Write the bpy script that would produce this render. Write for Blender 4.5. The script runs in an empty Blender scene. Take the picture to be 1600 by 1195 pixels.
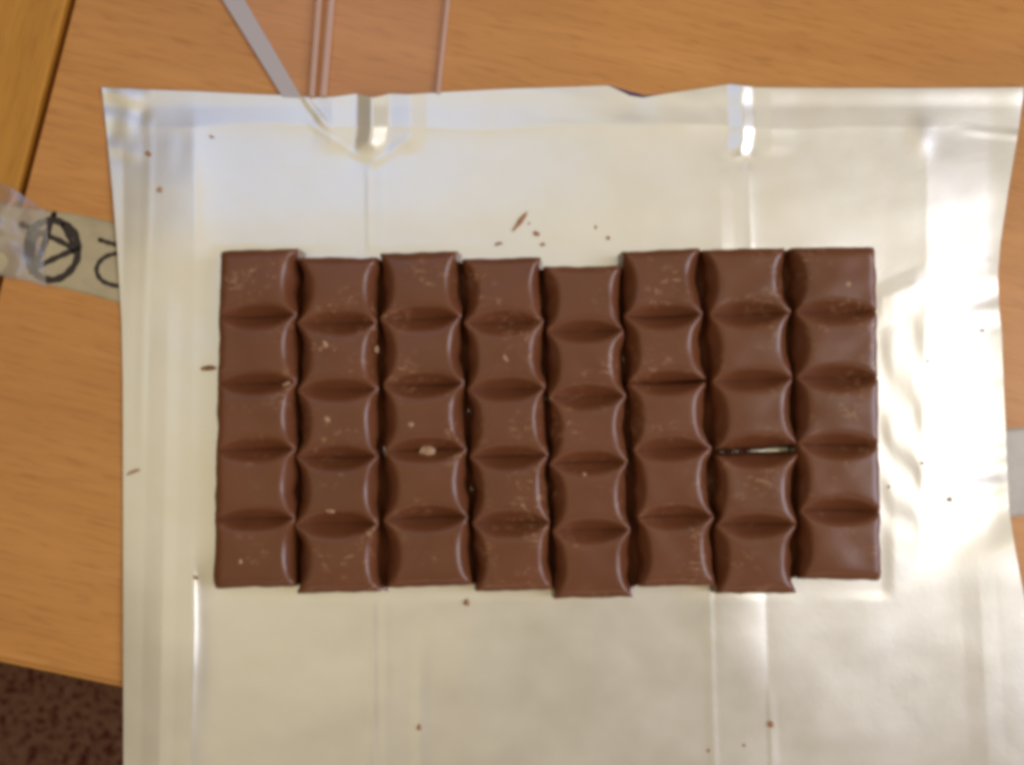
import bpy, bmesh, math, random
import numpy as np
from mathutils import Vector

random.seed(7)
rng = np.random.default_rng(11)
scn = bpy.context.scene
col = scn.collection
R = math.radians

# ------------------------------------------------------------------ camera
D, TILT, F = 0.277, R(4.3), 1504.0          # metres, tilt, focal length in photo pixels
cam = bpy.data.cameras.new('camera'); cam_o = bpy.data.objects.new('camera', cam); col.objects.link(cam_o)
cam.sensor_fit = 'HORIZONTAL'; cam.sensor_width = 36.0; cam.lens = 36.0 * F / 1600.0
cam_o.location = (0, -D * math.sin(TILT), D * math.cos(TILT)); cam_o.rotation_euler = (TILT, 0, 0)
cam.clip_start = 0.01; cam.clip_end = 30
cam.dof.use_dof = True; cam.dof.focus_distance = 0.255; cam.dof.aperture_fstop = 17.0
scn.camera = cam_o
# ------------------------------------------------------------------ world: even warm room light
w = bpy.data.worlds.new('World'); scn.world = w; w.use_nodes = True
bg = w.node_tree.nodes['Background']
bg.inputs['Color'].default_value = (0.60, 0.44, 0.235, 1); bg.inputs['Strength'].default_value = 0.31

def area_light(name, target, direction, dist, sx, sy, radiance, color, roll=0.0):
    d = Vector(direction).normalized()
    l = bpy.data.lights.new(name, 'AREA'); l.shape = 'RECTANGLE'; l.size = sx; l.size_y = sy
    l.energy = radiance * math.pi * sx * sy; l.color = color
    o = bpy.data.objects.new(name, l); col.objects.link(o)
    o.location = Vector(target) + d * dist
    q = d.to_track_quat('Z', 'Y'); o.rotation_mode = 'QUATERNION'
    from mathutils import Quaternion
    o.rotation_quaternion = q @ Quaternion((0, 0, 1), roll)
    return o
# window high on the right (warm daylight), cooler daylight lower down on the right and beyond the top edge
area_light('window_light_warm', (0.128, -0.004, 0), (0.460, 0.025, 1.0), 1.6, 0.27, 0.44, 3.4, (1.0, 0.90, 0.66), R(26))
area_light('window_light_cool', (0, 0, 0), (1.15, 0.0, 0.92), 1.6, 0.62, 0.85, 7.6, (0.80, 0.84, 1.0))
area_light('window_light_far', (-0.03, 0.05, 0), (-0.20, 0.48, 1.0), 1.7, 0.75, 0.70, 0.80, (0.12, 0.38, 1.0))
area_light('window_light_near', (0, 0, 0), (0.12, -1.05, 1.0), 1.7, 1.3, 0.50, 1.15, (1.0, 0.88, 0.72))
area_light('ceiling_light', (0, 0, 0), (-0.16, 0.17, 1.0), 1.6, 1.95, 1.12, 0.43, (1.0, 0.90, 0.58))

scn.view_settings.view_transform = 'Standard'; scn.view_settings.look = 'None'
scn.view_settings.exposure = 0.27; scn.view_settings.gamma = 1.0
scn.cycles.use_denoising = True
scn.cycles.filter_width = 4.5
scn.cycles.max_bounces = 10; scn.cycles.transparent_max_bounces = 12
scn.cycles.sample_clamp_indirect = 6.0

# ------------------------------------------------------------------ helpers
ct, st = math.cos(TILT), math.sin(TILT)
def un(px, py, z=0.0):
    """point at height z (m) that the photograph shows at pixel (px, py)"""
    dx = (np.asarray(px, float) - 800) / F; dy = -(np.asarray(py, float) - 597.5) / F
    wy = dy * ct + st; wz = dy * st - ct
    s = (z - D * ct) / wz
    return np.stack(np.broadcast_arrays(dx * s, -D * st + wy * s, z + 0 * s), -1)
def pt(px, py, z=0.0):
    return Vector(un(px, py, z).tolist())
def smooth(a, b, x):
    t = np.clip((np.asarray(x, float) - a) / (b - a), 0, 1)
    return t * t * (3 - 2 * t)
def wave_field(n, lmin, lmax, seed):
    g = np.random.default_rng(seed)
    lam = np.exp(g.uniform(np.log(lmin), np.log(lmax), n)); th = g.uniform(0, 2 * np.pi, n); ph = g.uniform(0, 2 * np.pi, n)
    am = (lam / lmax) ** 0.8; am = am / np.sqrt((am ** 2).sum())
    def f(x, y):
        s = 0
        for i in range(n):
            s = s + am[i] * np.sin(2 * np.pi / lam[i] * (x * np.cos(th[i]) + y * np.sin(th[i])) + ph[i])
        return s
    return f
def mesh_obj(name, verts, faces, mat, parent=None, smooth_shade=True, loc=None):
    me = bpy.data.meshes.new(name)
    v = np.asarray(verts, float)
    if loc is not None: v = v - np.asarray(loc, float)
    me.from_pydata(v.tolist(), [], [list(map(int, f)) for f in faces]); me.update()
    if smooth_shade: me.polygons.foreach_set('use_smooth', [True] * len(me.polygons))
    me.materials.append(mat)
    o = bpy.data.objects.new(name, me); col.objects.link(o)
    if loc is not None: o.location = loc
    if parent is not None:
        o.parent = parent
        if loc is not None: o.location = Vector(loc) - parent.location
        else: o.location = -parent.location
    return o
def empty(name, loc):
    o = bpy.data.objects.new(name, None); col.objects.link(o); o.location = loc; o.empty_display_size = 0.01
    return o
def tag(o, label=None, cat=None, group=None, kind=None):
    if label: o['label'] = label
    if cat: o['category'] = cat
    if group: o['group'] = group
    if kind: o['kind'] = kind
    return o
def prism(name, poly, z0, z1, mat, parent=None, bevel=0.0, seg=2):
    bm = bmesh.new()
    vs = [bm.verts.new((p[0], p[1], z0)) for p in poly]
    f = bm.faces.new(vs); bm.normal_update()
    if f.normal.z < 0: f.normal_flip()
    r = bmesh.ops.extrude_face_region(bm, geom=[f])
    for e in r['geom']:
        if isinstance(e, bmesh.types.BMVert): e.co.z = z1
    bmesh.ops.recalc_face_normals(bm, faces=bm.faces[:])
    if bevel: bmesh.ops.bevel(bm, geom=bm.edges[:], offset=bevel, segments=seg, affect='EDGES', profile=0.5)
    me = bpy.data.meshes.new(name); bm.to_mesh(me); bm.free(); me.materials.append(mat)
    o = bpy.data.objects.new(name, me); col.objects.link(o)
    if parent is not None: o.parent = parent; o.location = -parent.location
    return o

# ------------------------------------------------------------------ materials
def new_mat(name):
    m = bpy.data.materials.new(name); m.use_nodes = True
    nt = m.node_tree; b = nt.nodes['Principled BSDF']
    return m, nt, b
def N(nt, t, **kw):
    n = nt.nodes.new(t)
    for k, v in kw.items():
        if k in n.inputs: n.inputs[k].default_value = v
        else: setattr(n, k, v)
    return n
def ramp(nt, src, stops):
    r = nt.nodes.new('ShaderNodeValToRGB'); nt.links.new(src, r.inputs[0])
    e = r.color_ramp.elements
    while len(e) < len(stops): e.new(0.5)
    for el, (p, c) in zip(e, stops):
        el.position = p; el.color = c if len(c) == 4 else (*c, 1)
    return r
def mix(nt, fac, a, b, blend='MIX'):
    m = nt.nodes.new('ShaderNodeMix'); m.data_type = 'RGBA'; m.blend_type = blend
    for s, v in ((m.inputs[0], fac), (m.inputs[6], a), (m.inputs[7], b)):
        if isinstance(v, bpy.types.NodeSocket): nt.links.new(v, s)
        elif isinstance(v, (int, float)): s.default_value = v
        else: s.default_value = (*v, 1)
    return m.outputs[2]
def bump(nt, b, h, strength, dist):
    n = N(nt, 'ShaderNodeBump', Strength=strength, Distance=dist)
    nt.links.new(h, n.inputs['Height']); nt.links.new(n.outputs[0], b.inputs['Normal'])

def wood_mat(name, angle, c_light, c_mid, c_dark):
    m, nt, b = new_mat(name)
    g = N(nt, 'ShaderNodeNewGeometry')
    mp = N(nt, 'ShaderNodeMapping'); nt.links.new(g.outputs['Position'], mp.inputs[0]); mp.inputs['Rotation'].default_value = (0, 0, angle)
    def streak(sx, sy, detail, rough):
        k = N(nt, 'ShaderNodeMapping'); nt.links.new(mp.outputs[0], k.inputs[0]); k.inputs['Scale'].default_value = (sx, sy, sy)
        n = N(nt, 'ShaderNodeTexNoise', Scale=1.0, Detail=detail, Roughness=rough); nt.links.new(k.outputs[0], n.inputs['Vector'])
        return n.outputs[0]
    broad = streak(7, 75, 3, 0.55); fine = streak(28, 420, 4, 0.65); pore = streak(90, 1100, 2, 0.5); blot = streak(9, 14, 2, 0.5)
    c1 = ramp(nt, broad, [(0.30, c_dark), (0.52, c_mid), (0.72, c_light)])
    f2 = ramp(nt, fine, [(0.36, (0.92, 0.90, 0.87)), (0.6, (1.04, 1.04, 1.04))])
    c2 = mix(nt, 0.75, c1.outputs[0], f2.outputs[0], 'MULTIPLY')
    p2 = ramp(nt, pore, [(0.34, (0.72, 0.64, 0.58)), (0.44, (1, 1, 1))])
    c3 = mix(nt, 0.5, c2, p2.outputs[0], 'MULTIPLY')
    bl = ramp(nt, blot, [(0.35, (0.92, 0.90, 0.90)), (0.65, (1.06, 1.05, 1.04))])
    c4 = mix(nt, 1.0, c3, bl.outputs[0], 'MULTIPLY')
    nt.links.new(c4, b.inputs['Base Color'])
    b.inputs['Roughness'].default_value = 0.36; b.inputs['Specular IOR Level'].default_value = 0.42
    bump(nt, b, fine, 0.35, 0.0003)
    return m
wood_main = wood_mat('beech_laminate', R(13), (0.64, 0.305, 0.092), (0.61, 0.284, 0.080), (0.57, 0.256, 0.068))
wood_side = wood_mat('ochre_laminate', R(-76), (0.62, 0.305, 0.050), (0.58, 0.275, 0.042), (0.52, 0.235, 0.034))
wood_edge = wood_mat('edge_banding', R(12), (0.60, 0.30, 0.075), (0.54, 0.255, 0.055), (0.46, 0.20, 0.04))

m, nt, b = new_mat('leg_metal'); leg_metal = m
b.inputs['Base Color'].default_value = (0.10, 0.10, 0.10, 1); b.inputs['Metallic'].default_value = 0.6; b.inputs['Roughness'].default_value = 0.4

# carpet
m, nt, b = new_mat('carpet'); carpet = m
g = N(nt, 'ShaderNodeNewGeometry')
n1 = N(nt, 'ShaderNodeTexNoise', Scale=150.0, Detail=2.0, Roughness=0.5); nt.links.new(g.outputs[0], n1.inputs['Vector'])
n2 = N(nt, 'ShaderNodeTexNoise', Scale=520.0, Detail=3.0, Roughness=0.7); nt.links.new(g.outputs[0], n2.inputs['Vector'])
spots = ramp(nt, n1.outputs[0], [(0.37, (0.085, 0.024, 0.018)), (0.47, (0.20, 0.102, 0.068)), (0.7, (0.24, 0.135, 0.088))])
f2 = ramp(nt, n2.outputs[0], [(0.3, (0.55, 0.5, 0.5)), (0.7, (1.25, 1.25, 1.2))])
nt.links.new(mix(nt, 1.0, spots.outputs[0], f2.outputs[0], 'MULTIPLY'), b.inputs['Base Color'])
b.inputs['Roughness'].default_value = 1.0; b.inputs['Specular IOR Level'].default_value = 0.05
bump(nt, b, n2.outputs[0], 0.6, 0.002)

# foil
m, nt, b = new_mat('aluminium_foil'); foil_m = m
g = N(nt, 'ShaderNodeNewGeometry')
n1 = N(nt, 'ShaderNodeTexNoise', Scale=70.0, Detail=4.0, Roughness=0.55); nt.links.new(g.outputs[0], n1.inputs['Vector'])
n2 = N(nt, 'ShaderNodeTexNoise', Scale=900.0, Detail=2.0, Roughness=0.5); nt.links.new(g.outputs[0], n2.inputs['Vector'])
b.inputs['Metallic'].default_value = 0.80
cr = ramp(nt, n1.outputs[0], [(0.3, (0.90, 0.885, 0.85)), (0.7, (0.94, 0.93, 0.90))]); nt.links.new(cr.outputs[0], b.inputs['Base Color'])
rr = ramp(nt, n1.outputs[0], [(0.3, (0.325,) * 3), (0.7, (0.36,) * 3)]); nt.links.new(rr.outputs[0], b.inputs['Roughness'])
b1 = N(nt, 'ShaderNodeBump', Strength=0.015, Distance=0.002); nt.links.new(n1.outputs[0], b1.inputs['Height'])
b2 = N(nt, 'ShaderNodeBump', Strength=0.10, Distance=0.0002); nt.links.new(n2.outputs[0], b2.inputs['Height']); nt.links.new(b1.outputs[0], b2.inputs['Normal'])
nt.links.new(b2.outputs[0], b.inputs['Normal'])

m, nt, b = new_mat('purple_film'); purple = m
b.inputs['Base Color'].default_value = (0.045, 0.012, 0.12, 1); b.inputs['Roughness'].default_value = 0.3

# chocolate
def chocolate_mat(name, base, scuff_amount):
    m, nt, b = new_mat(name)
    tc = N(nt, 'ShaderNodeNewGeometry')
    big = N(nt, 'ShaderNodeTexNoise', Scale=60.0, Detail=3.0, Roughness=0.55); nt.links.new(tc.outputs[0], big.inputs['Vector'])
    v = N(nt, 'ShaderNodeTexNoise', Scale=480.0, Detail=3.0, Roughness=0.65); nt.links.new(tc.outputs[0], v.inputs['Vector'])
    k = N(nt, 'ShaderNodeMapping'); nt.links.new(tc.outputs[0], k.inputs[0]); k.inputs['Rotation'].default_value = (0, 0, R(-52)); k.inputs['Scale'].default_value = (330, 1100, 600)
    sc = N(nt, 'ShaderNodeTexNoise', Scale=1.0, Detail=2.0, Roughness=0.5); nt.links.new(k.outputs[0], sc.inputs['Vector'])
    zone = N(nt, 'ShaderNodeTexNoise', Scale=88.0, Detail=2.0, Roughness=0.5); nt.links.new(tc.outputs[0], zone.inputs['Vector'])
    zr = ramp(nt, zone.outputs[0], [(0.50, (0, 0, 0)), (0.66, (1, 1, 1))])
    fl = ramp(nt, v.outputs[0], [(0.57, (0, 0, 0)), (0.70, (1, 1, 1))])
    sr = ramp(nt, sc.outputs[0], [(0.60, (0, 0, 0)), (0.72, (1, 1, 1))])
    marks = mix(nt, 1.0, fl.outputs[0], sr.outputs[0], 'LIGHTEN')
    sm = mix(nt, 1.0, marks, zr.outputs[0], 'MULTIPLY')
    mm = N(nt, 'ShaderNodeMath', operation='MULTIPLY'); nt.links.new(sm, mm.inputs[0]); mm.inputs[1].default_value = scuff_amount
    lo = tuple(c * 0.92 for c in base); hi = tuple(c * 1.10 for c in base)
    c1 = ramp(nt, big.outputs[0], [(0.3, lo), (0.7, hi)])
    c2 = mix(nt, mm.outputs[0], c1.outputs[0], (0.42, 0.25, 0.14))
    nt.links.new(c2, b.inputs['Base Color'])
    r1 = N(nt, 'ShaderNodeMapRange'); nt.links.new(big.outputs[0], r1.inputs[0]); r1.inputs['To Min'].default_value = 0.27; r1.inputs['To Max'].default_value = 0.40
    nt.links.new(r1.outputs[0], b.inputs['Roughness'])
    b.inputs['Specular IOR Level'].default_value = 0.50
    b.inputs['Subsurface Weight'].default_value = 0.12; b.inputs['Subsurface Radius'].default_value = (0.0016, 0.0008, 0.0004); b.inputs['Subsurface Scale'].default_value = 1.0
    bb = N(nt, 'ShaderNodeBump', Strength=0.16, Distance=0.0006); nt.links.new(big.outputs[0], bb.inputs['Height'])
    b3 = N(nt, 'ShaderNodeBump', Strength=0.12, Distance=0.00012); nt.links.new(v.outputs[0], b3.inputs['Height']); nt.links.new(bb.outputs[0], b3.inputs['Normal'])
    nt.links.new(b3.outputs[0], b.inputs['Normal'])
    return m
choc = chocolate_mat('milk_chocolate', (0.168, 0.056, 0.0225), 0.72)
m, nt, b = new_mat('chocolate_crumb'); crumb_m = m
b.inputs['Base Color'].default_value = (0.42, 0.20, 0.09, 1); b.inputs['Roughness'].default_value = 0.55
m, nt, b = new_mat('pale_chocolate_crumb'); crumb_pale = m
b.inputs['Base Color'].default_value = (0.47, 0.29, 0.17, 1); b.inputs['Roughness'].default_value = 0.6

# label paper, ink, tape, acrylic
def paper_mat(name, c):
    m, nt, b = new_mat(name)
    g = N(nt, 'ShaderNodeNewGeometry')
    n = N(nt, 'ShaderNodeTexNoise', Scale=120.0, Detail=4.0, Roughness=0.6); nt.links.new(g.outputs[0], n.inputs['Vector'])
    r = ramp(nt, n.outputs[0], [(0.3, tuple(x * 0.86 for x in c)), (0.7, tuple(x * 1.08 for x in c))]); nt.links.new(r.outputs[0], b.inputs['Base Color'])
    b.inputs['Roughness'].default_value = 0.5; bump(nt, b, n.outputs[0], 0.15, 0.0005)
    return m
paper = paper_mat('label_paper', (0.50, 0.42, 0.26))
paper_grey = paper_mat('label_paper_grey', (0.58, 0.54, 0.48))
m, nt, b = new_mat('marker_ink'); ink = m
b.inputs['Base Color'].default_value = (0.030, 0.020, 0.016, 1); b.inputs['Roughness'].default_value = 0.45
def clear_mat(name, tint, haze, rough, spec=1.0, haze_col=(0.8, 0.78, 0.74)):
    m, nt, b = new_mat(name)
    out = nt.nodes['Material Output']
    tr = N(nt, 'ShaderNodeBsdfTransparent'); tr.inputs[0].default_value = (*tint, 1)
    b.inputs['Base Color'].default_value = (*haze_col, 1); b.inputs['Roughness'].default_value = rough
    gl = N(nt, 'ShaderNodeBsdfGlossy', Roughness=rough); fr = N(nt, 'ShaderNodeValue'); fr.outputs[0].default_value = 0.045
    fm = N(nt, 'ShaderNodeMath', operation='MULTIPLY'); nt.links.new(fr.outputs[0], fm.inputs[0]); fm.inputs[1].default_value = spec
    mx = N(nt, 'ShaderNodeMixShader'); nt.links.new(fm.outputs[0], mx.inputs[0]); nt.links.new(tr.outputs[0], mx.inputs[1]); nt.links.new(gl.outputs[0], mx.inputs[2])
    m2 = N(nt, 'ShaderNodeMixShader', Fac=haze); nt.links.new(mx.outputs[0], m2.inputs[1]); nt.links.new(b.outputs[0], m2.inputs[2])
    nt.links.new(m2.outputs[0], out.inputs['Surface'])
    return m
tape_m = clear_mat('clear_tape', (0.97, 0.95, 0.96), 0.085, 0.12, 1.7, (0.88, 0.86, 0.83))
acrylic = clear_mat('clear_acrylic', (0.995, 0.988, 0.985), 0.006, 0.15, 0.25, (0.7, 0.5, 0.42))
acrylic_edge = clear_mat('acrylic_edge', (0.98, 0.95, 0.94), 0.46, 0.12, 1.2, (0.80, 0.58, 0.49))
frost = clear_mat('frosted_acrylic_edge', (0.9, 0.9, 0.9), 0.80, 0.35, 1.0, (0.60, 0.545, 0.56))

# ------------------------------------------------------------------ the setting: floor
FLOOR_Z = -0.73
fl = prism('floor', [(-2.2, -2.2), (2.2, -2.2), (2.2, 2.2), (-2.2, 2.2)], FLOOR_Z - 0.01, FLOOR_Z, carpet)
tag(fl, 'dark brown speckled carpet floor below the table edge', 'floor', kind='structure')

# ------------------------------------------------------------------ tables
def v2(p): return Vector((p[0], p[1], 0))
def line_hit(p, d, q, e):
    det = d.x * (-e.y) + e.x * d.y
    r = q - p
    s = (r.x * (-e.y) + e.x * r.y) / det
    return p + d * s
gA, gB = pt(117, 0), pt(37, 308)
gd = (gA - gB).normalized()                       # along the joint, away from the photographer
eA, eB = pt(0, 1027), pt(192, 1067)
ed = (eB - eA).normalized()
c0 = line_hit(gB, gd, eA, ed)
gn = Vector((-gd.y, gd.x, 0))                      # towards the other table
en = Vector((ed.y, -ed.x, 0))                      # out of the front edge
def make_table(name, poly, mat, label, banding=None):
    cx = sum((p for p in poly), Vector()) / len(poly)
    t = empty(name, (cx.x, cx.y, FLOOR_Z)); tag(t, label, 'table', 'wooden tables pushed together')
    prism('table_top', poly, -0.025, 0.0, mat, t, bevel=0.0006)
    for p in poly:
        q = p + (cx - p).normalized() * 0.09
        s = 0.018
        prism('leg', [(q.x - s, q.y - s), (q.x + s, q.y - s), (q.x + s, q.y + s), (q.x - s, q.y + s)], FLOOR_Z, -0.0252, leg_metal, t, bevel=0.003)
    if banding:
        a, bb = banding
        prism('edge_band', [a, bb, bb + en * 0.0012, a + en * 0.0012], -0.0248, -0.00025, wood_edge, t, bevel=0.0004)
    return t
P0 = c0; P1 = c0 + ed * 1.2; P2 = P1 + gd * 0.7; P3 = c0 + gd * 0.7
make_table('table', [P0, P1, P2, P3], wood_main, 'orange brown wood grain table lying under the foil wrapper', (P0 + ed * 0.0008, P1))
G = 0.0024
Q0 = c0 + gn * G; Q1 = c0 + gn * G + gd * 0.95
make_table('table', [Q0, Q1, Q1 + gn * 0.6, Q0 + gn * 0.6], wood_side, 'yellower wood table across the dark joint, seen in the upper left corner')

# ------------------------------------------------------------------ foil wrapper
EDGE_T = np.array([(140, 137), (159, 137), (220, 140), (300, 143), (400, 148), (462, 150), (486, 153), (520, 152), (555, 147), (568, 150), (583, 153), (600, 149), (608, 147), (640, 148), (700, 144), (800, 139), (900, 136), (950, 134), (966, 141), (985, 150), (1005, 153), (1040, 147), (1100, 138), (1140, 132), (1158, 134), (1180, 137), (1300, 138), (1460, 138), (1600, 137), (1640, 137)], float)
EDGE_R = np.array([(120, 1602), (137, 1600), (200, 1592), (300, 1575), (380, 1563), (430, 1559), (480, 1561), (520, 1565), (600, 1568), (660, 1571), (720, 1573), (800, 1577), (850, 1585), (900, 1594), (950, 1604), (1100, 1640), (1300, 1690)], float)
EDGE_L = np.array([(120, 157), (137, 159), (200, 166), (300, 176), (400, 184), (500, 190), (600, 192), (800, 192.5), (1300, 193)], float)
und = wave_field(14, 130, 420, 3); und2 = wave_field(18, 40, 120, 5); rip = wave_field(10, 26, 70, 9)
def tent(d, a, wl, wr):
    return a * np.clip(np.where(d < 0, 1 + d / wl, 1 - d / wr), 0, 1)
def foil_z(x, y):
    """height of the foil in mm above the table"""
    x = np.asarray(x, float); y = np.asarray(y, float)
    inside = smooth(318, 345, x) * (1 - smooth(1375, 1400, x)) * smooth(380, 400, y) * (1 - smooth(920, 940, y))
    free = 1 - inside
    z = 0.25 + 0 * x
    z = z + free * 0.10 * (und(x, y) + 1.2) + free * 0.018 * und2(x, y)
    # hump between the seal band and the chocolate: leans towards the far side
    ampl = 0.22 * (1 - smooth(700, 1250, x) * 0.75) * smooth(300, 360, x)
    crest = 322 + 10 * np.sin(x / 130)
    z = z + ampl * np.where(y < crest, smooth(195, 330, y), 1 - smooth(322, 388, y)) * free
    # seal band
    yb = 198 + 3 * np.sin(x / 90.0) + 2 * np.sin(x / 37.0)
    band = smooth(215, 330, x) * (1 - smooth(1430, 1500, x))
    z = z + 0.42 * np.exp(-np.maximum(y - yb, 0) / 20) * np.where(y < yb, 1 - 0.65 * np.clip((yb - y) / 55, 0, 1), 1) * (0.35 + 0.65 * band) * (1 - 0.6 * smooth(1150, 1260, x))
    z = z + 0.6 * smooth(170, 140, y) * 0.5
    # left flap and its fold
    xf = 301 + 3 * np.sin(y / 160.0) - 8 * smooth(950, 1195, y) + 2 * smooth(200, 400, y)
    mid = smooth(395, 420, y) * (1 - smooth(900, 918, y))
    dec = 34 - 15 * smooth(830, 915, y)
    Hf = (1.7 - 0.8 * smooth(1000, 1195, y)) * smooth(145, 300, y) * (1 - 0.70 * smooth(330, 520, y) * (1 - smooth(800, 930, y)))
    dxf = np.maximum(x - xf, 0)
    right_ = Hf * np.exp(-dxf / dec)
    wl = 112.0
    left_ = Hf * (1 - 0.60 * np.clip((xf - x) / wl, 0, 1) ** 2.3)
    z = z + np.where(x > xf, right_, left_)
    z = z + tent(x - (228 + 6 * np.sin(y / 140)), 0.07, 12, 9) * smooth(170, 220, y) * (1 - smooth(620, 760, y))
    z = z + tent(x - (262 - 0.020 * (y - 560)), 0.22, 30, 20) * smooth(420, 560, y)
    # crumpled seal at the upper left corner
    cl = (1 - smooth(215, 245, x)) * (1 - smooth(225, 270, y))
    z = z + cl * (0.14 * np.sin(y / 7.2 + np.sin(x / 20)) + 0.14 * rip(x, y))
    z = z + 0.09 * rip(x * 0.8, y * 0.7) * np.exp(-((x - 285) / 22) ** 2 - ((y - 225) / 42) ** 2)
    # long folds
    x1 = 575 + 0.009 * (y - 200)
    z = z + free * (tent(x - x1, 0.17, 6, 8) + tent(x - x1 - 20, 0.08, 14, 10)) * smooth(255, 285, y)
    z = z + free * tent(x - 655 - 0.01 * (y - 900), 0.22, 16, 16) * smooth(980, 1130, y)
    x2 = 1168 + 0.037 * (y - 250)
    z = z + free * smooth(225, 260, y) * (1 - smooth(380, 400, y)) * (0.22 * np.exp(-np.abs(x - x2) / 8) + tent(x - x2 + 45, 0.18, 30, 20))
    d2 = x - (1197 + 0.032 * (y - 960))
    fade = smooth(900, 930, y)
    z = z + fade * np.where(d2 < 0, 0.55 * (1 - np.clip((d2 + 62) / 62, 0, 1) ** 2.2) * smooth(-150, -62, d2), 0) * (1 - 0.75 * smooth(985, 1110, y))
    z = z + fade * tent(d2, 0.14, 3, 14) * smooth(1050, 1130, y)
    z = z + fade * tent(d2 + 88, 0.12, 12, 8)
    # pleats in the far seal
    pf = 1 - smooth(218, 246, y)
    xs = 0.12 * np.maximum(y - 200, 0)
    for (xc, a, l, r) in ((520, 0.35, 30, 30), (581, 1.35, 23, 26), (641, 0.45, 30, 26)):
        z = z + tent(x - xc + xs, a, l, r) * pf
    z = z + tent((x - 500) * 0.55 - (y - 205) * 0.84, 0.12, 8, 7) * smooth(474, 492, x) * (1 - smooth(545, 575, x))
    z = z + tent((x - 640) * 0.60 + (y - 215) * 0.80, 0.12, 8, 10) * smooth(565, 590, x) * (1 - smooth(610, 670, x))
    z = z + tent((x - 478) * 0.80 - (y - 155) * 0.60, 0.40, 9, 9) * (1 - smooth(185, 215, y)) * smooth(465, 480, x)
    z = z + 0.22 * rip(x, y) * np.exp(-((x - 575) / 34) ** 2 - ((y - 240) / 18) ** 2)
    p2 = 1 - smooth(225, 248, y)
    z = z + tent(x - 1160 - 1.5 * np.sin(y / 14), 1.0, 22, 17) * p2 + tent(x - 1205, 0.25, 24, 40) * p2
    z = z + 0.22 * rip(x, y) * np.exp(-((x - 1150) / 26) ** 2 - ((y - 245) / 16) ** 2)
    z = z + 0.07 * rip(x * 0.5, y) * smooth(800, 900, x) * (1 - smooth(1090, 1130, x)) * (1 - smooth(175, 200, y))
    # dent at the notch
    z = z - 0.3 * np.exp(-((x - 990) / 40) ** 2) * (1 - smooth(160, 200, y))
    # right hand panel: soft folds and ripples along the free edge
    xr = 1442 + 6 * np.sin(y / 210.0)
    z = z + 0.34 * np.exp(-np.maximum(x - xr, 0) / 60) * np.where(x < xr, np.exp(-np.maximum(xr - x, 0) / 34), 1) * smooth(200, 260, y) * (1 - smooth(-40, 25, y - (905 - 0.50 * (x - 1370))))
    z = z + 0.5 * np.exp(-((x - 1440) / 18) ** 2 - ((y - 215) / 26) ** 2)
    ed_ = smooth(1485, 1535, x)
    ry = smooth(395, 430, y) * (1 - smooth(770, 830, y))
    yy = y + 0.22 * (x - 1540)
    z = z + ed_ * ry * 0.17 * (np.sin(yy / 12.5 + 1.6 * np.sin(yy / 41 + 0.5)) * (0.6 + 0.4 * np.sin(yy / 23)) + 0.35 * rip(x * 0.35, y))
    z = z + ed_ * 0.5 * smooth(1540, 1600, x) * (1 - smooth(800, 880, y))
    r2 = smooth(1372, 1395, x) * (1 - smooth(1425, 1446, x)) * smooth(470, 520, y) * (1 - smooth(800, 850, y))
    z = z + r2 * 0.16 * np.sin((y - 0.75 * (x - 1400)) / 17.0 + 0.8 * np.sin(y / 60))
    z = z + tent((y - 470) + 0.42 * (x - 1370), 0.28, 28, 46) * smooth(1366, 1380, x) * (1 - smooth(1425, 1450, x))
    z = z + tent(x - 1530 - 0.055 * (y - 900), 0.10, 30, 26) * smooth(860, 960, y)
    z = z + 0.12 * tent((y - 205) - 0.1 * (x - 1520), 1, 12, 10) * smooth(1490, 1530, x)
    z = z + 2.2 * smooth(1390, 1690, x) * smooth(-20, 60, y - (905 - 0.50 * (x - 1370)))
    return np.maximum(z, 0.12)
ny, nx = 400, 500
tv = np.linspace(0, 1, ny); tv = 0.65 * tv + 0.35 * tv ** 2.0      # finer rows near the seal
su = np.linspace(0, 1, nx)
def sheet(top_extra=0.0):
    SX = np.zeros((ny, nx)); SY = np.zeros((ny, nx))
    xt = 159 + su * (1600 - 159)
    for i in range(3):
        ytop = np.interp(xt, EDGE_T[:, 0], EDGE_T[:, 1])
    ytop = ytop - top_extra * np.exp(-((xt - 988) / 26) ** 2)
    for j in range(ny):
        yj = ytop + tv[j] * (1290 - ytop)
        xl = np.interp(yj, EDGE_L[:, 0], EDGE_L[:, 1]); xr = np.interp(yj, EDGE_R[:, 0], EDGE_R[:, 1])
        SX[j] = xl + su * (xr - xl); SY[j] = yj
    return SX, SY
def smooth_edges(): pass
SX, SY = sheet()
SZ = foil_z(SX, SY)
faces = (np.arange(ny - 1)[:, None] * nx + np.arange(nx - 1)[None, :]).reshape(-1)
quads = np.stack([faces, faces + nx, faces + nx + 1, faces + 1], -1)
V = un(SX, SY, SZ * 1e-3).reshape(-1, 3)
wr = empty('foil_wrapper', (0, 0, 0.0))
tag(wr, 'opened silver foil wrapper with fold creases spread on the table under the chocolate', 'wrapper')
fo = mesh_obj('foil_lining', V, quads, foil_m, wr)
SX2, SY2 = sheet(6.0)
V2 = un(SX2, SY2, (foil_z(SX2, SY2) - 0.10) * 1e-3).reshape(-1, 3)
pf_ = mesh_obj('outer_film', V2, quads[:, ::-1], purple, wr); pf_['label'] = 'purple outer film showing at the notch'

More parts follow.
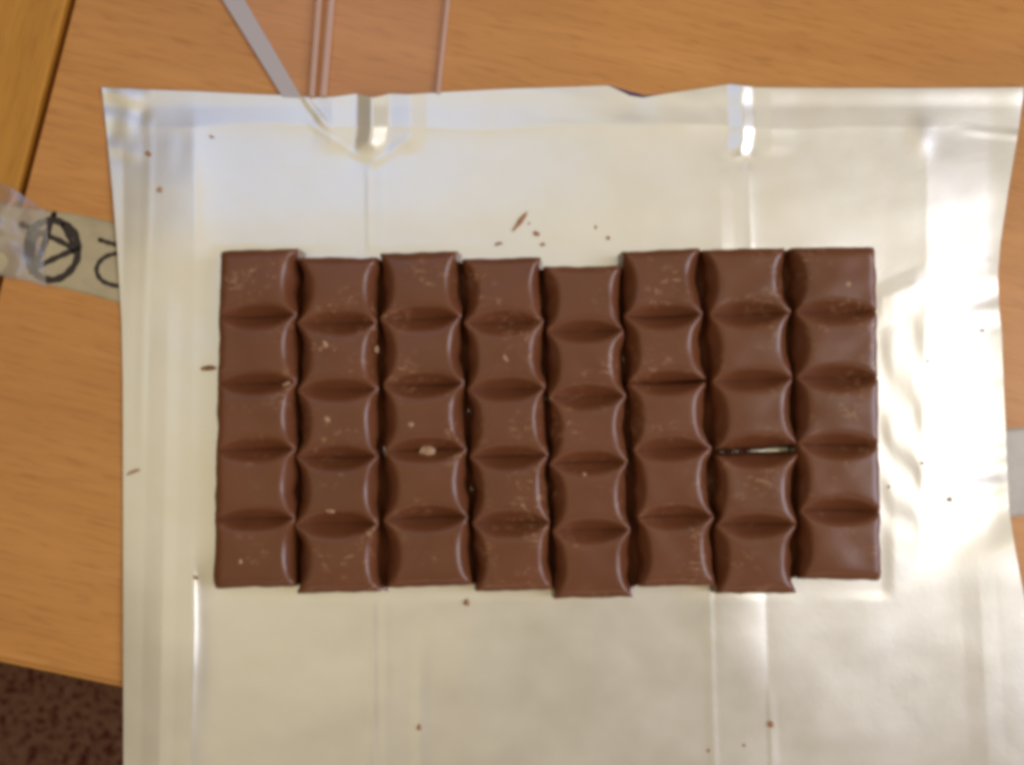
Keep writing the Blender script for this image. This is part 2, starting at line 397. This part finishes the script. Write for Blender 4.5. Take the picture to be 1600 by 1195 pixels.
# ------------------------------------------------------------------ chocolate strips
H = 9.4; ZB = 0.45; NG = 26
edge_noise = wave_field(16, 0.0015, 0.012, 21); wall_noise = wave_field(20, 0.0008, 0.005, 22); lump = wave_field(12, 0.006, 0.03, 23)
def softplus(e, k): return k * np.log1p(np.exp(np.clip(e / k, -40, 40)))
def make_strip(corners, rows, name, label, outer, top_is_rim=True, bottom_is_rim=True, gaps=None, ext_mm=None):
    """corners: TL, TR, BL, BR in photo pixels; outer: set of 'L','R' that are the moulded rim of the bar"""
    zc = 6.6e-3
    TL, TR, BL, BR = [un(c[0], c[1], zc)[:2] for c in corners]
    cen = (TL + TR + BL + BR) / 4
    root = empty(name, (cen[0], cen[1], ZB * 1e-3))
    tag(root, label, 'chocolate', 'strips of chocolate squares on the foil')
    gaps = gaps or {}
    for r in range(rows):
        u = np.linspace(0, 1, NG + 1); v = np.linspace(0, 1, NG + 1)
        # concentrate lines near the sides
        rem = lambda t: t - 0.055 * np.sin(2 * np.pi * t)
        U, Vv = np.meshgrid(rem(u), rem(v))
        gap_top = gaps.get(r, 0.0); gap_bot = gaps.get(r + 1, 0.0)          # mm on the right hand end
        vt = (r + Vv) / rows
        def pos(U, vt):
            a = TL[None, None] * (1 - U[..., None]) + TR[None, None] * U[..., None]
            bq = BL[None, None] * (1 - U[..., None]) + BR[None, None] * U[..., None]
            return a * (1 - vt[..., None]) + bq * vt[..., None]
        P = pos(U, vt)
        wu = np.linalg.norm(TR - TL) * 1e3; wv = np.linalg.norm(BL - TL) * 1e3 / rows
        ux = (TR - TL) / np.linalg.norm(TR - TL); vy = (BL - TL) / np.linalg.norm(BL - TL)
        tu = 2 * U - 1; tvv = 2 * Vv - 1
        ext = {'L': True, 'R': True, 'T': (r == 0) or gap_top > 0, 'B': (r == rows - 1) or gap_bot > 0}
        rim = {'L': 'L' in outer, 'R': 'R' in outer, 'T': r == 0 and top_is_rim, 'B': r == rows - 1 and bottom_is_rim}
        h = H + 0.16 * (1 - tu ** 2) * (1 - tvv ** 2) + 0 * U
        k = 0.30
        rv = 1 + 0.10 * np.clip(rng.standard_normal(4), -1.5, 1.5)
        tl = 0.10 * rng.standard_normal(2); h = h + tl[0] * tu * (1 - tu ** 2) * 2 + tl[1] * tvv * (1 - tvv ** 2) * 2
        for i, (s, d, t) in enumerate((('L', U * wu, tvv), ('R', (1 - U) * wu, tvv), ('T', Vv * wv, tu), ('B', (1 - Vv) * wv, tu))):
            arc = np.clip(1 - np.abs(t) ** 2.3, 0, 1)
            if rim[s]:
                wd = 1.75 + 0.35 * arc; sl = 0.42
            else:
                wd = (0.05 + 3.40 * arc) * rv[i]; sl = 1.28
            e = softplus(wd - d, k)
            h = h - (sl * e if rim[s] else sl * e)
        # rounded drop of the moulded rim and the broken sides
        for s, d in (('L', U * wu), ('R', (1 - U) * wu), ('T', Vv * wv), ('B', (1 - Vv) * wv)):
            if ext[s]:
                h = h - (0.85 if rim[s] else 0.30) * np.exp(-d / 0.35)
        Z = h * 1e-3 + 0.00012 * lump(P[..., 0], P[..., 1])
        # broken outline: pinched in beside the grooves, a little ragged
        for s, d, t, dirv in (('L', U * wu, tvv, ux), ('R', (1 - U) * wu, tvv, -ux)):
            inset = (0.05 + 0.10 * (1 - t ** 2)) if rim[s] else (0.03 + 0.62 * (1 - np.abs(t) ** 2.2))
            if s == 'R' and rim[s]: inset = inset + 0.35 * np.abs(t) ** 6
            jag = 0.00030 * edge_noise(P[..., 0] + (0 if s == 'L' else 3.3), P[..., 1]) * (0.5 if rim[s] else 1.0)
            wgt = np.exp(-d / 1.6)
            P = P + dirv[None, None] * ((inset * 1e-3 + jag) * wgt)[..., None]
        for s, d, dirv in (('T', Vv * wv, vy), ('B', (1 - Vv) * wv, -vy)):
            if (s == 'T' and r == 0) or (s == 'B' and r == rows - 1):
                jag = 0.00014 * edge_noise(P[..., 0], P[..., 1] + 1.7)
                P = P + dirv[None, None] * (jag * np.exp(-d / 1.6))[..., None]
        if gap_top > 0: P = P + vy[None, None] * (gap_top * 0.5e-3 * (0.15 + 0.85 * U) * np.exp(-Vv * wv / 3))[..., None]
        if gap_bot > 0: P = P - vy[None, None] * (gap_bot * 0.5e-3 * (0.15 + 0.85 * U) * np.exp(-(1 - Vv) * wv / 3))[..., None]
        n1 = NG + 1
        verts = [np.concatenate([P, Z[..., None]], -1).reshape(-1, 3)]
        base = (np.arange(NG)[:, None] * n1 + np.arange(NG)[None, :]).reshape(-1)
        fcs = [np.stack([base, base + n1, base + n1 + 1, base + 1], -1)]
        # side walls
        off = np.zeros((n1, n1, 2))
        if ext['L']: off[:, 0] += -ux
        if ext['R']: off[:, -1] += ux
        if ext['T']: off[0, :] += -vy
        if ext['B']: off[-1, :] += vy
        loops = []
        ar = np.arange(n1)
        if ext['L']: loops.append((ar, 0 * ar))
        if ext['R']: loops.append((ar[::-1], 0 * ar + NG))
        if ext['T']: loops.append((0 * ar, ar[::-1]))
        if ext['B']: loops.append((0 * ar + NG, ar))
        vcol = vt[:, 0]
        base_ext = {q: (ext_mm[q](vcol) + 0.66 * (1 - np.abs(tvv[:, 0]) ** 2.2) + 0.20) * 1e-3 if ext_mm else 0.4e-3 + 0 * vcol for q in 'LR'}
        cnt = n1 * n1; NW = 5
        for s, (I, J) in zip([q for q in 'LRTB' if ext[q]], loops):
            top = np.concatenate([P[I, J], Z[I, J][:, None]], -1); o2 = off[I, J]
            rings = [top]
            for q in range(1, NW + 1):
                f = q / NW
                zz = top[:, 2] * (1 - f) + ZB * 1e-3 * f
                amp = (0.35e-3 * f if rim[s] else (1.0e-3 if s in 'TB' else base_ext[s][I]) * f ** (1.2 if s in 'TB' else 3.5))
                nz = wall_noise(top[:, 0] * 1.0 + zz * 1.3, top[:, 1] + zz * 0.7)
                am = amp + (0.0 if rim[s] else 0.00016) * nz * math.sin(math.pi * f)
                rings.append(np.concatenate([top[:, :2] + o2 * np.asarray(am).reshape(-1, 1) if np.ndim(am) else top[:, :2] + o2 * am, zz[:, None]], -1))
            A = np.stack(rings, 0)
            verts.append(A.reshape(-1, 3))
            bs = (np.arange(NW)[:, None] * n1 + np.arange(NG)[None, :]).reshape(-1) + cnt
            fcs.append(np.stack([bs, bs + n1, bs + n1 + 1, bs + 1], -1))
            cnt += A.shape[0] * n1
        # underside
        b4 = [P[0, 0], P[NG, 0], P[NG, NG], P[0, NG]]
        verts.append(np.array([[q[0], q[1], ZB * 1e-3] for q in b4])); fcs.append(np.array([[cnt, cnt + 3, cnt + 2, cnt + 1]])); cnt += 4
        VV = np.concatenate(verts, 0); FF = np.concatenate(fcs, 0)
        c2 = P[NG // 2, NG // 2]
        o = mesh_obj('square', VV, FF, choc, root, True, (c2[0], c2[1], ZB * 1e-3))
        bm = bmesh.new(); bm.from_mesh(o.data); bmesh.ops.remove_doubles(bm, verts=bm.verts[:], dist=1e-6)
        bmesh.ops.recalc_face_normals(bm, faces=bm.faces[:]); bm.to_mesh(o.data); bm.free()
        o.data.polygons.foreach_set('use_smooth', [True] * len(o.data.polygons))
        o.data.set_sharp_from_angle(angle=R(55))
    return root

S = [
 dict(corners=((346, 393), (466, 390), (335, 918), (464, 915)), outer={'L'}, label='chocolate strip at the end of the bar beside the left foil fold'),
 dict(corners=((469, 404), (591, 404), (464, 926), (593, 923)), outer=set(), label='second chocolate strip from the left foil fold, white scuffs on its squares'),
 dict(corners=((595, 398), (717, 394), (604, 918), (738, 913)), outer=set(), label='chocolate strip with a pale crumb lodged in its third groove'),
 dict(corners=((723, 406), (845, 403), (743, 923), (863, 920)), outer=set(), label='fourth chocolate strip, between the strip with the pale crumb and the lowest-set strip'),
 dict(corners=((850, 418), (970, 416), (866, 934), (987, 931)), outer=set(), label='chocolate strip set lowest in the row, its top edge farthest down'),
 dict(corners=((969, 394), (1091, 389), (999, 915), (1118, 913)), outer=set(), label='chocolate strip with a hairline crack under its second square', gaps={2: 0.85}),
 dict(corners=((1097, 392), (1226, 388), (1117, 702), (1243, 694)), rows=3, outer=set(), bottom_is_rim=False, label='three-square upper piece of the chocolate strip snapped in two'),
 dict(corners=((1117, 711), (1243, 710), (1117, 926), (1241, 925)), rows=2, outer=set(), top_is_rim=False, label='two-square lower piece of the chocolate strip snapped in two'),
 dict(corners=((1235, 388), (1367, 387), (1249, 903), (1376, 905)), outer={'R'}, label='chocolate strip at the end of the bar beside the bright foil'),
]
strips = []
def edge_line(i, side):
    c = S[i]['corners']; a, b_ = (c[0], c[2]) if side == 'L' else (c[1], c[3])
    return lambda y: a[0] + (b_[0] - a[0]) * (y - a[1]) / (b_[1] - a[1])
def half_gap(i, side):
    c = S[i]['corners']; nb = {'L': {0: None, 7: 5, 8: 7}.get(i, i - 1), 'R': {5: 6, 6: 8, 8: None}.get(i, i + 1)}[side]
    if nb is None: return lambda v: 0 * v
    mine = edge_line(i, side); oth = edge_line(nb, 'R' if side == 'L' else 'L')
    def f(v):
        y = c[0][1] + (c[2][1] - c[0][1]) * v
        return np.maximum(np.abs(oth(y) - mine(y)) * 0.5 * D / F * 1e3, 0.02)
    return f
for i, s in enumerate(S):
    strips.append(make_strip(s['corners'], s.get('rows', 5), 'chocolate_strip', s['label'], s['outer'], s.get('top_is_rim', True), s.get('bottom_is_rim', True), s.get('gaps'), {q: half_gap(i, q) for q in 'LR'}))

# ------------------------------------------------------------------ crumbs and shavings
def crumb(px, py, lx, ly, ang, hgt, label, mat=crumb_m, z=None, name='chocolate_crumb', group='loose chocolate crumbs'):
    """lx, ly in photo pixels (full size), ang in degrees in the picture"""
    pz = 0.00018 + float(foil_z(px, py)) * 1e-3 if z is None else z * 1e-3
    px2m = D / F * 0.88
    bm = bmesh.new(); bmesh.ops.create_icosphere(bm, subdivisions=2, radius=1.0)
    g = random.Random(int(px * 31 + py)); ph = [g.uniform(0, 6.28) for _ in range(6)]
    ca, sa = math.cos(R(ang)), math.sin(R(ang))
    for vtx in bm.verts:
        c = vtx.co
        k = 1 + 0.16 * math.sin(3.1 * c.x + ph[0]) + 0.14 * math.sin(4.3 * c.y + ph[1]) + 0.12 * math.sin(5.2 * c.z + 2.7 * c.x + ph[2]) + g.uniform(-0.08, 0.08)
        x = c.x * k * lx / 2 * px2m; y = c.y * k * ly / 2 * px2m; zz = c.z * k * hgt / 2 * 1e-3
        vtx.co = (x * ca - y * sa, x * sa + y * ca, max(zz, -0.30 * hgt * 1e-3) + 0.30 * hgt * 1e-3)
    me = bpy.data.meshes.new(name); bm.to_mesh(me); bm.free(); me.materials.append(mat)
    o = bpy.data.objects.new(name, me); col.objects.link(o); o.location = pt(px, py, pz) - Vector((0, 0, 0.0001))
    tag(o, label, 'crumb', group)
    return o
crumb(812, 347, 42, 9, 53, 1.2, 'stick-shaped brown chocolate shaving on the foil above the fourth strip', name='chocolate_shaving')
crumb(827, 349, 5, 4, 30, 0.5, 'tiny speck touching the upper end of the stick-shaped shaving', crumb_pale)
crumb(838, 365, 11, 8, -20, 0.9, 'rounded crumb just below and right of the stick-shaped shaving', crumb_m)
crumb(779, 381, 14, 6, 15, 0.6, 'pale flat crumb just below and left of the stick-shaped shaving', crumb_pale)
crumb(848, 382, 9, 7, 0, 0.5, 'pale crumb above the corner between the fourth and fifth strips', crumb_pale)
crumb(950, 372, 7, 7, 0, 0.8, 'small dark speck on the foil above the fifth strip', crumb_m)
crumb(931, 355, 5, 6, 0, 0.4, 'faint pale speck up and left of the dark speck above the fifth strip', crumb_pale)
crumb(326, 575, 24, 10, 4, 1.6, 'dark brown crumb in the shadow left of the first strip', crumb_m)
crumb(729, 941, 11, 11, 0, 1.5, 'round dark crumb on the foil below the third strip', crumb_m)
crumb(655, 1136, 9, 9, 0, 1.0, 'small dark crumb alone near the bottom of the foil, left half', crumb_m)
crumb(1205, 1131, 11, 9, 0, 1.0, 'brown crumb on the long fold near the bottom of the foil', crumb_m)
crumb(1163, 1164, 6, 5, 0, 0.5, 'small speck just left of the long fold at the bottom of the foil', crumb_pale)
crumb(1107, 1172, 5, 6, 0, 0.5, 'smallest speck at the bottom of the foil below the sixth strip', crumb_m)
crumb(232, 241, 15, 7, -35, 0.7, 'slanted brown flake on the upper left foil flap', crumb_m)
crumb(250, 297, 11, 10, -30, 0.6, 'pale orange crumb on the left foil flap below the slanted flake', crumb_pale)
crumb(208, 737, 26, 6, 22, 0.7, 'thin pale curved shaving at the left edge of the foil', crumb_pale, name='chocolate_shaving')
crumb(331, 214, 10, 5, -20, 0.4, 'faint pale flake near the upper left crease of the foil', crumb_pale)
crumb(1484, 780, 9, 7, 0, 1.0, 'dark crumb on the brightly lit foil right of the bar', crumb_m)
crumb(1442, 723, 6, 5, 0, 0.5, 'tiny speck on the bright foil just right of the fourth row', crumb_pale)
crumb(1389, 760, 5, 5, 0, 0.5, 'tiny speck close beside the right end strip', crumb_m)
crumb(1450, 564, 6, 6, 0, 0.4, 'tiny grey speck on the foil right of the second row', crumb_pale)
crumb(1534, 516, 9, 5, 0, 0.3, 'faint smear-like flake near the rippled right foil edge', crumb_pale)
crumb(306, 902, 6, 9, 70, 0.8, 'dark speck at the bottom of the left foil fold', crumb_m)
# resting on the chocolate
crumb(667, 706, 31, 20, -12, 2.0, 'large pale crumb lodged in the third groove of the third strip', crumb_pale, z=5.5)
crumb(448, 601, 14, 9, 20, 1.0, 'small orange crumb in the second groove of the first strip', crumb_pale, z=8.0)
crumb(588, 546, 8, 12, 0, 1.0, 'small crumb on the edge between the second and third strips', crumb_pale, z=6.6)
crumb(516, 798, 15, 8, -8, 0.8, 'pale crumb above the bottom groove of the second strip', crumb_pale, z=9.2)
crumb(914, 743, 7, 15, 15, 0.8, 'pale upright flake below the third groove of the fifth strip', crumb_pale, z=8.9)
crumb(642, 663, 13, 9, -15, 0.7, 'pale crumb on the third square of the third strip', crumb_pale, z=9.55)
crumb(396, 468, 8, 7, 0, 0.5, 'tiny pale crumb at the first groove of the first strip', crumb_pale, z=9.0)
crumb(376, 877, 8, 8, 0, 0.6, 'tiny pale crumb on the bottom square of the first strip', crumb_pale, z=9.5)
crumb(1325, 444, 9, 9, 20, 0.5, 'yellowish crumb on the top square of the right end strip', crumb_pale, z=9.55)

crumb(508, 537, 13, 7, -60, 0.5, 'pale flake at the left of the second square of the second strip', crumb_pale, z=9.5)
crumb(524, 546, 9, 6, 25, 0.4, 'small pale flake in the middle of the second square of the second strip', crumb_pale, z=9.5)
crumb(790, 560, 12, 7, -55, 0.5, 'pale flake in the middle of the second square of the fourth strip', crumb_pale, z=9.5)
crumb(826, 556, 7, 10, 10, 0.4, 'pale flake at the right edge of the second square of the fourth strip', crumb_pale, z=9.3)
crumb(511, 655, 14, 7, -50, 0.4, 'pale flake on the third square of the second strip', crumb_pale, z=9.5)
# ------------------------------------------------------------------ paper labels and tape
def sheet_from(outline_fn, nxs, nys, zfn, name, mat, parent):
    uu, vv = np.meshgrid(np.linspace(0, 1, nxs), np.linspace(0, 1, nys))
    X, Y = outline_fn(uu, vv); Zq = zfn(X, Y, uu, vv)
    Vx = un(X, Y, Zq * 1e-3).reshape(-1, 3)
    f = (np.arange(nys - 1)[:, None] * nxs + np.arange(nxs - 1)[None, :]).reshape(-1)
    o = mesh_obj(name, Vx, np.stack([f, f + nxs, f + nxs + 1, f + 1], -1), mat, parent)
    md = o.modifiers.new('thickness', 'SOLIDIFY'); md.thickness = 0.00005; md.offset = -1
    return o
lab = empty('paper_label', pt(95, 400, 0)); tag(lab, 'grey paper label with marker drawings taped across the table joint', 'label')
def lab_out(u, v):
    X = -90 + u * 390
    top = 318 + 0.155 * X + 1.5 * np.sin(X / 23); bot = 428 + 0.238 * X + 1.2 * np.sin(X / 31 + 1)
    return X, top + v * (bot - top)
lz = lambda X, Y, u, v: 0.11 + 0.0 * X
sheet_from(lab_out, 60, 20, lz, 'paper_strip', paper, lab)
def ribbon(pts, width, name, zmm=0.125):
    # smooth the polyline, then sweep a flat marker stroke
    p = np.array(pts, float)
    t = np.linspace(0, len(p) - 1, (len(p) - 1) * 8 + 1); i = np.clip(t.astype(int), 0, len(p) - 2); f = (t - i)[:, None]
    p0 = p[np.clip(i - 1, 0, None)]; p1 = p[i]; p2 = p[i + 1]; p3 = p[np.clip(i + 2, None, len(p) - 1)]
    q = 0.5 * ((2 * p1) + (-p0 + p2) * f + (2 * p0 - 5 * p1 + 4 * p2 - p3) * f ** 2 + (-p0 + 3 * p1 - 3 * p2 + p3) * f ** 3)
    d = np.gradient(q, axis=0); d /= np.linalg.norm(d, axis=1)[:, None] + 1e-9; n = np.stack([-d[:, 1], d[:, 0]], -1)
    wv = width * (0.5 + 0.06 * np.sin(np.arange(len(q)) * 0.9))
    Lq = q + n * wv[:, None]; Rq = q - n * wv[:, None]
    allp = np.concatenate([Lq, Rq]); k = len(q)
    fc = [[j, j + k, j + k + 1, j + 1] for j in range(k - 1)]
    # round end caps
    capv = []
    for c, base in ((q[0], 0), (q[-1], k - 1)):
        ring = [(c[0] + width / 2 * math.cos(a), c[1] + width / 2 * math.sin(a)) for a in np.linspace(0, 2 * math.pi, 12, endpoint=False)]
        s0 = len(allp) + len(capv); capv += ring; fc.append(list(range(s0, s0 + 12)))
    allp = np.concatenate([allp, np.array(capv)])
    return un(allp[:, 0], allp[:, 1], zmm * 1e-3), fc
Z0 = lambda x, y: (x / 4.425, 260 + y / 4.425)
strokes = {
 'circle': ([Z0(*p) for p in [(235, 420), (195, 500), (190, 600), (215, 700), (280, 765), (370, 785), (460, 745), (525, 660), (540, 560), (515, 460), (455, 405), (380, 375), (300, 385), (235, 420), (200, 470)]], 11.0),
 'long_bar': ([Z0(*p) for p in [(150, 400), (210, 430), (330, 480), (430, 525), (530, 590)]], 9.0),
 'lower_bar': ([Z0(*p) for p in [(545, 565), (460, 600), (360, 645), (270, 690), (215, 730)]], 9.0),
 'left_bar': ([Z0(*p) for p in [(375, 330), (335, 440), (310, 530), (270, 630), (235, 725)]], 9.0),
 'loop': ([Z0(*p) for p in [(320, 480), (285, 460), (240, 500), (225, 580), (235, 660)]], 9.0),
 'upper_bar': ([Z0(*p) for p in [(430, 395), (470, 470), (500, 540), (505, 590)]], 9.0),
 'figure_bar': ([Z0(*p) for p in [(690, 508), (740, 525), (800, 540), (880, 555)]], 7.0),
 'figure_curve': ([Z0(*p) for p in [(900, 590), (820, 600), (740, 620), (685, 665), (668, 725), (700, 785), (760, 815), (840, 830), (930, 830)]], 7.0),
}
zi = 0.125
for nme, (ps, wd) in strokes.items():
    vv, ff = ribbon(ps, wd, nme, zi); zi += 0.006
    mesh_obj('marker_stroke', vv, ff, ink, lab, False)
tape = empty('clear_tape', pt(20, 370, 0)); tag(tape, 'crumpled clear sticky tape over the left end of the paper label', 'tape')
tw = wave_field(10, 22, 90, 41)
def tape_out(u, v):
    X = -100 + u * 172
    top = np.interp(X, [-100, 0, 20, 45, 70, 108], [268, 285, 293, 311, 328, 336]); bot = 431 + 0.24 * X + 2 * np.sin(X / 9)
    Xs = X + 2 * np.sin(v * 7) * smooth(0.8, 1, u)
    return Xs, top + v * (bot - top)
sheet_from(tape_out, 70, 50, lambda X, Y, u, v: 0.42 + 0.60 * (tw(X, Y) + 0.5) * (1 - smooth(55, 82, X)) * (0.4 + 0.6 * (1 - smooth(20, 60, X))) + 0.0 * X, 'tape_strip', tape_m, tape)
lab2 = empty('paper_label', pt(1600, 740, 0)); tag(lab2, 'pale grey paper label peeking out beyond the right foil edge', 'label')
sheet_from(lambda u, v: (1540 + u * 180, (668 + 0.10 * 60 * u + v * 138 + 2 * np.sin(u * 14))), 40, 20, lambda X, Y, u, v: 0.06 + 0 * X, 'paper_strip', paper_grey, lab2)

# ------------------------------------------------------------------ clear acrylic leaflet holder beyond the far seal
ac = empty('acrylic_holder', pt(560, 60, 0)); tag(ac, 'clear acrylic holder lying on the table beyond the foil, grey slanted edge', 'holder')
def pxpoly(pts, z): return [pt(x, y, z * 1e-3) for x, y in pts]
prism('sheet', pxpoly([(527, -60), (703, -60), (683, 149), (506, 155)], 0.8), 0.00012, 0.0008, acrylic, ac, bevel=0.00015)
prism('side_sheet', pxpoly([(352, -60), (497, -60), (478, 157), (468, 157)], 0.7), 0.00012, 0.0006, acrylic, ac, bevel=0.00015)
prism('slanted_edge', pxpoly([(310, -60), (347, -60), (472, 154), (441, 152)], 1.0), 0.00012, 0.0010, frost, ac, bevel=0.0002)
def bar(name, a, b_, rad, mat, segs=14):
    A = pt(*a, rad * 1e-3 + 0.0001); B = pt(*b_, rad * 1e-3 + 0.0001); d = (B - A).normalized(); s = d.cross(Vector((0, 0, 1))).normalized(); t = s.cross(d)
    vs = []
    for c in (A, B):
        for k in range(segs):
            an = 2 * math.pi * k / segs; vs.append(c + (s * math.cos(an) + t * math.sin(an)) * rad * 1e-3)
    fc = [[k, (k + 1) % segs, segs + (k + 1) % segs, segs + k] for k in range(segs)] + [list(range(segs))[::-1], list(range(segs, 2 * segs))]
    o = mesh_obj(name, [tuple(v) for v in vs], fc, mat, ac); o.data.set_sharp_from_angle(angle=R(50)); return o
bar('folded_edge', (503, -60), (487, 152), 1.0, acrylic_edge)
bar('folded_edge', (523, -60), (505, 152), 1.15, acrylic_edge)
bar('rim', (706, -60), (684, 147), 0.8, acrylic_edge)
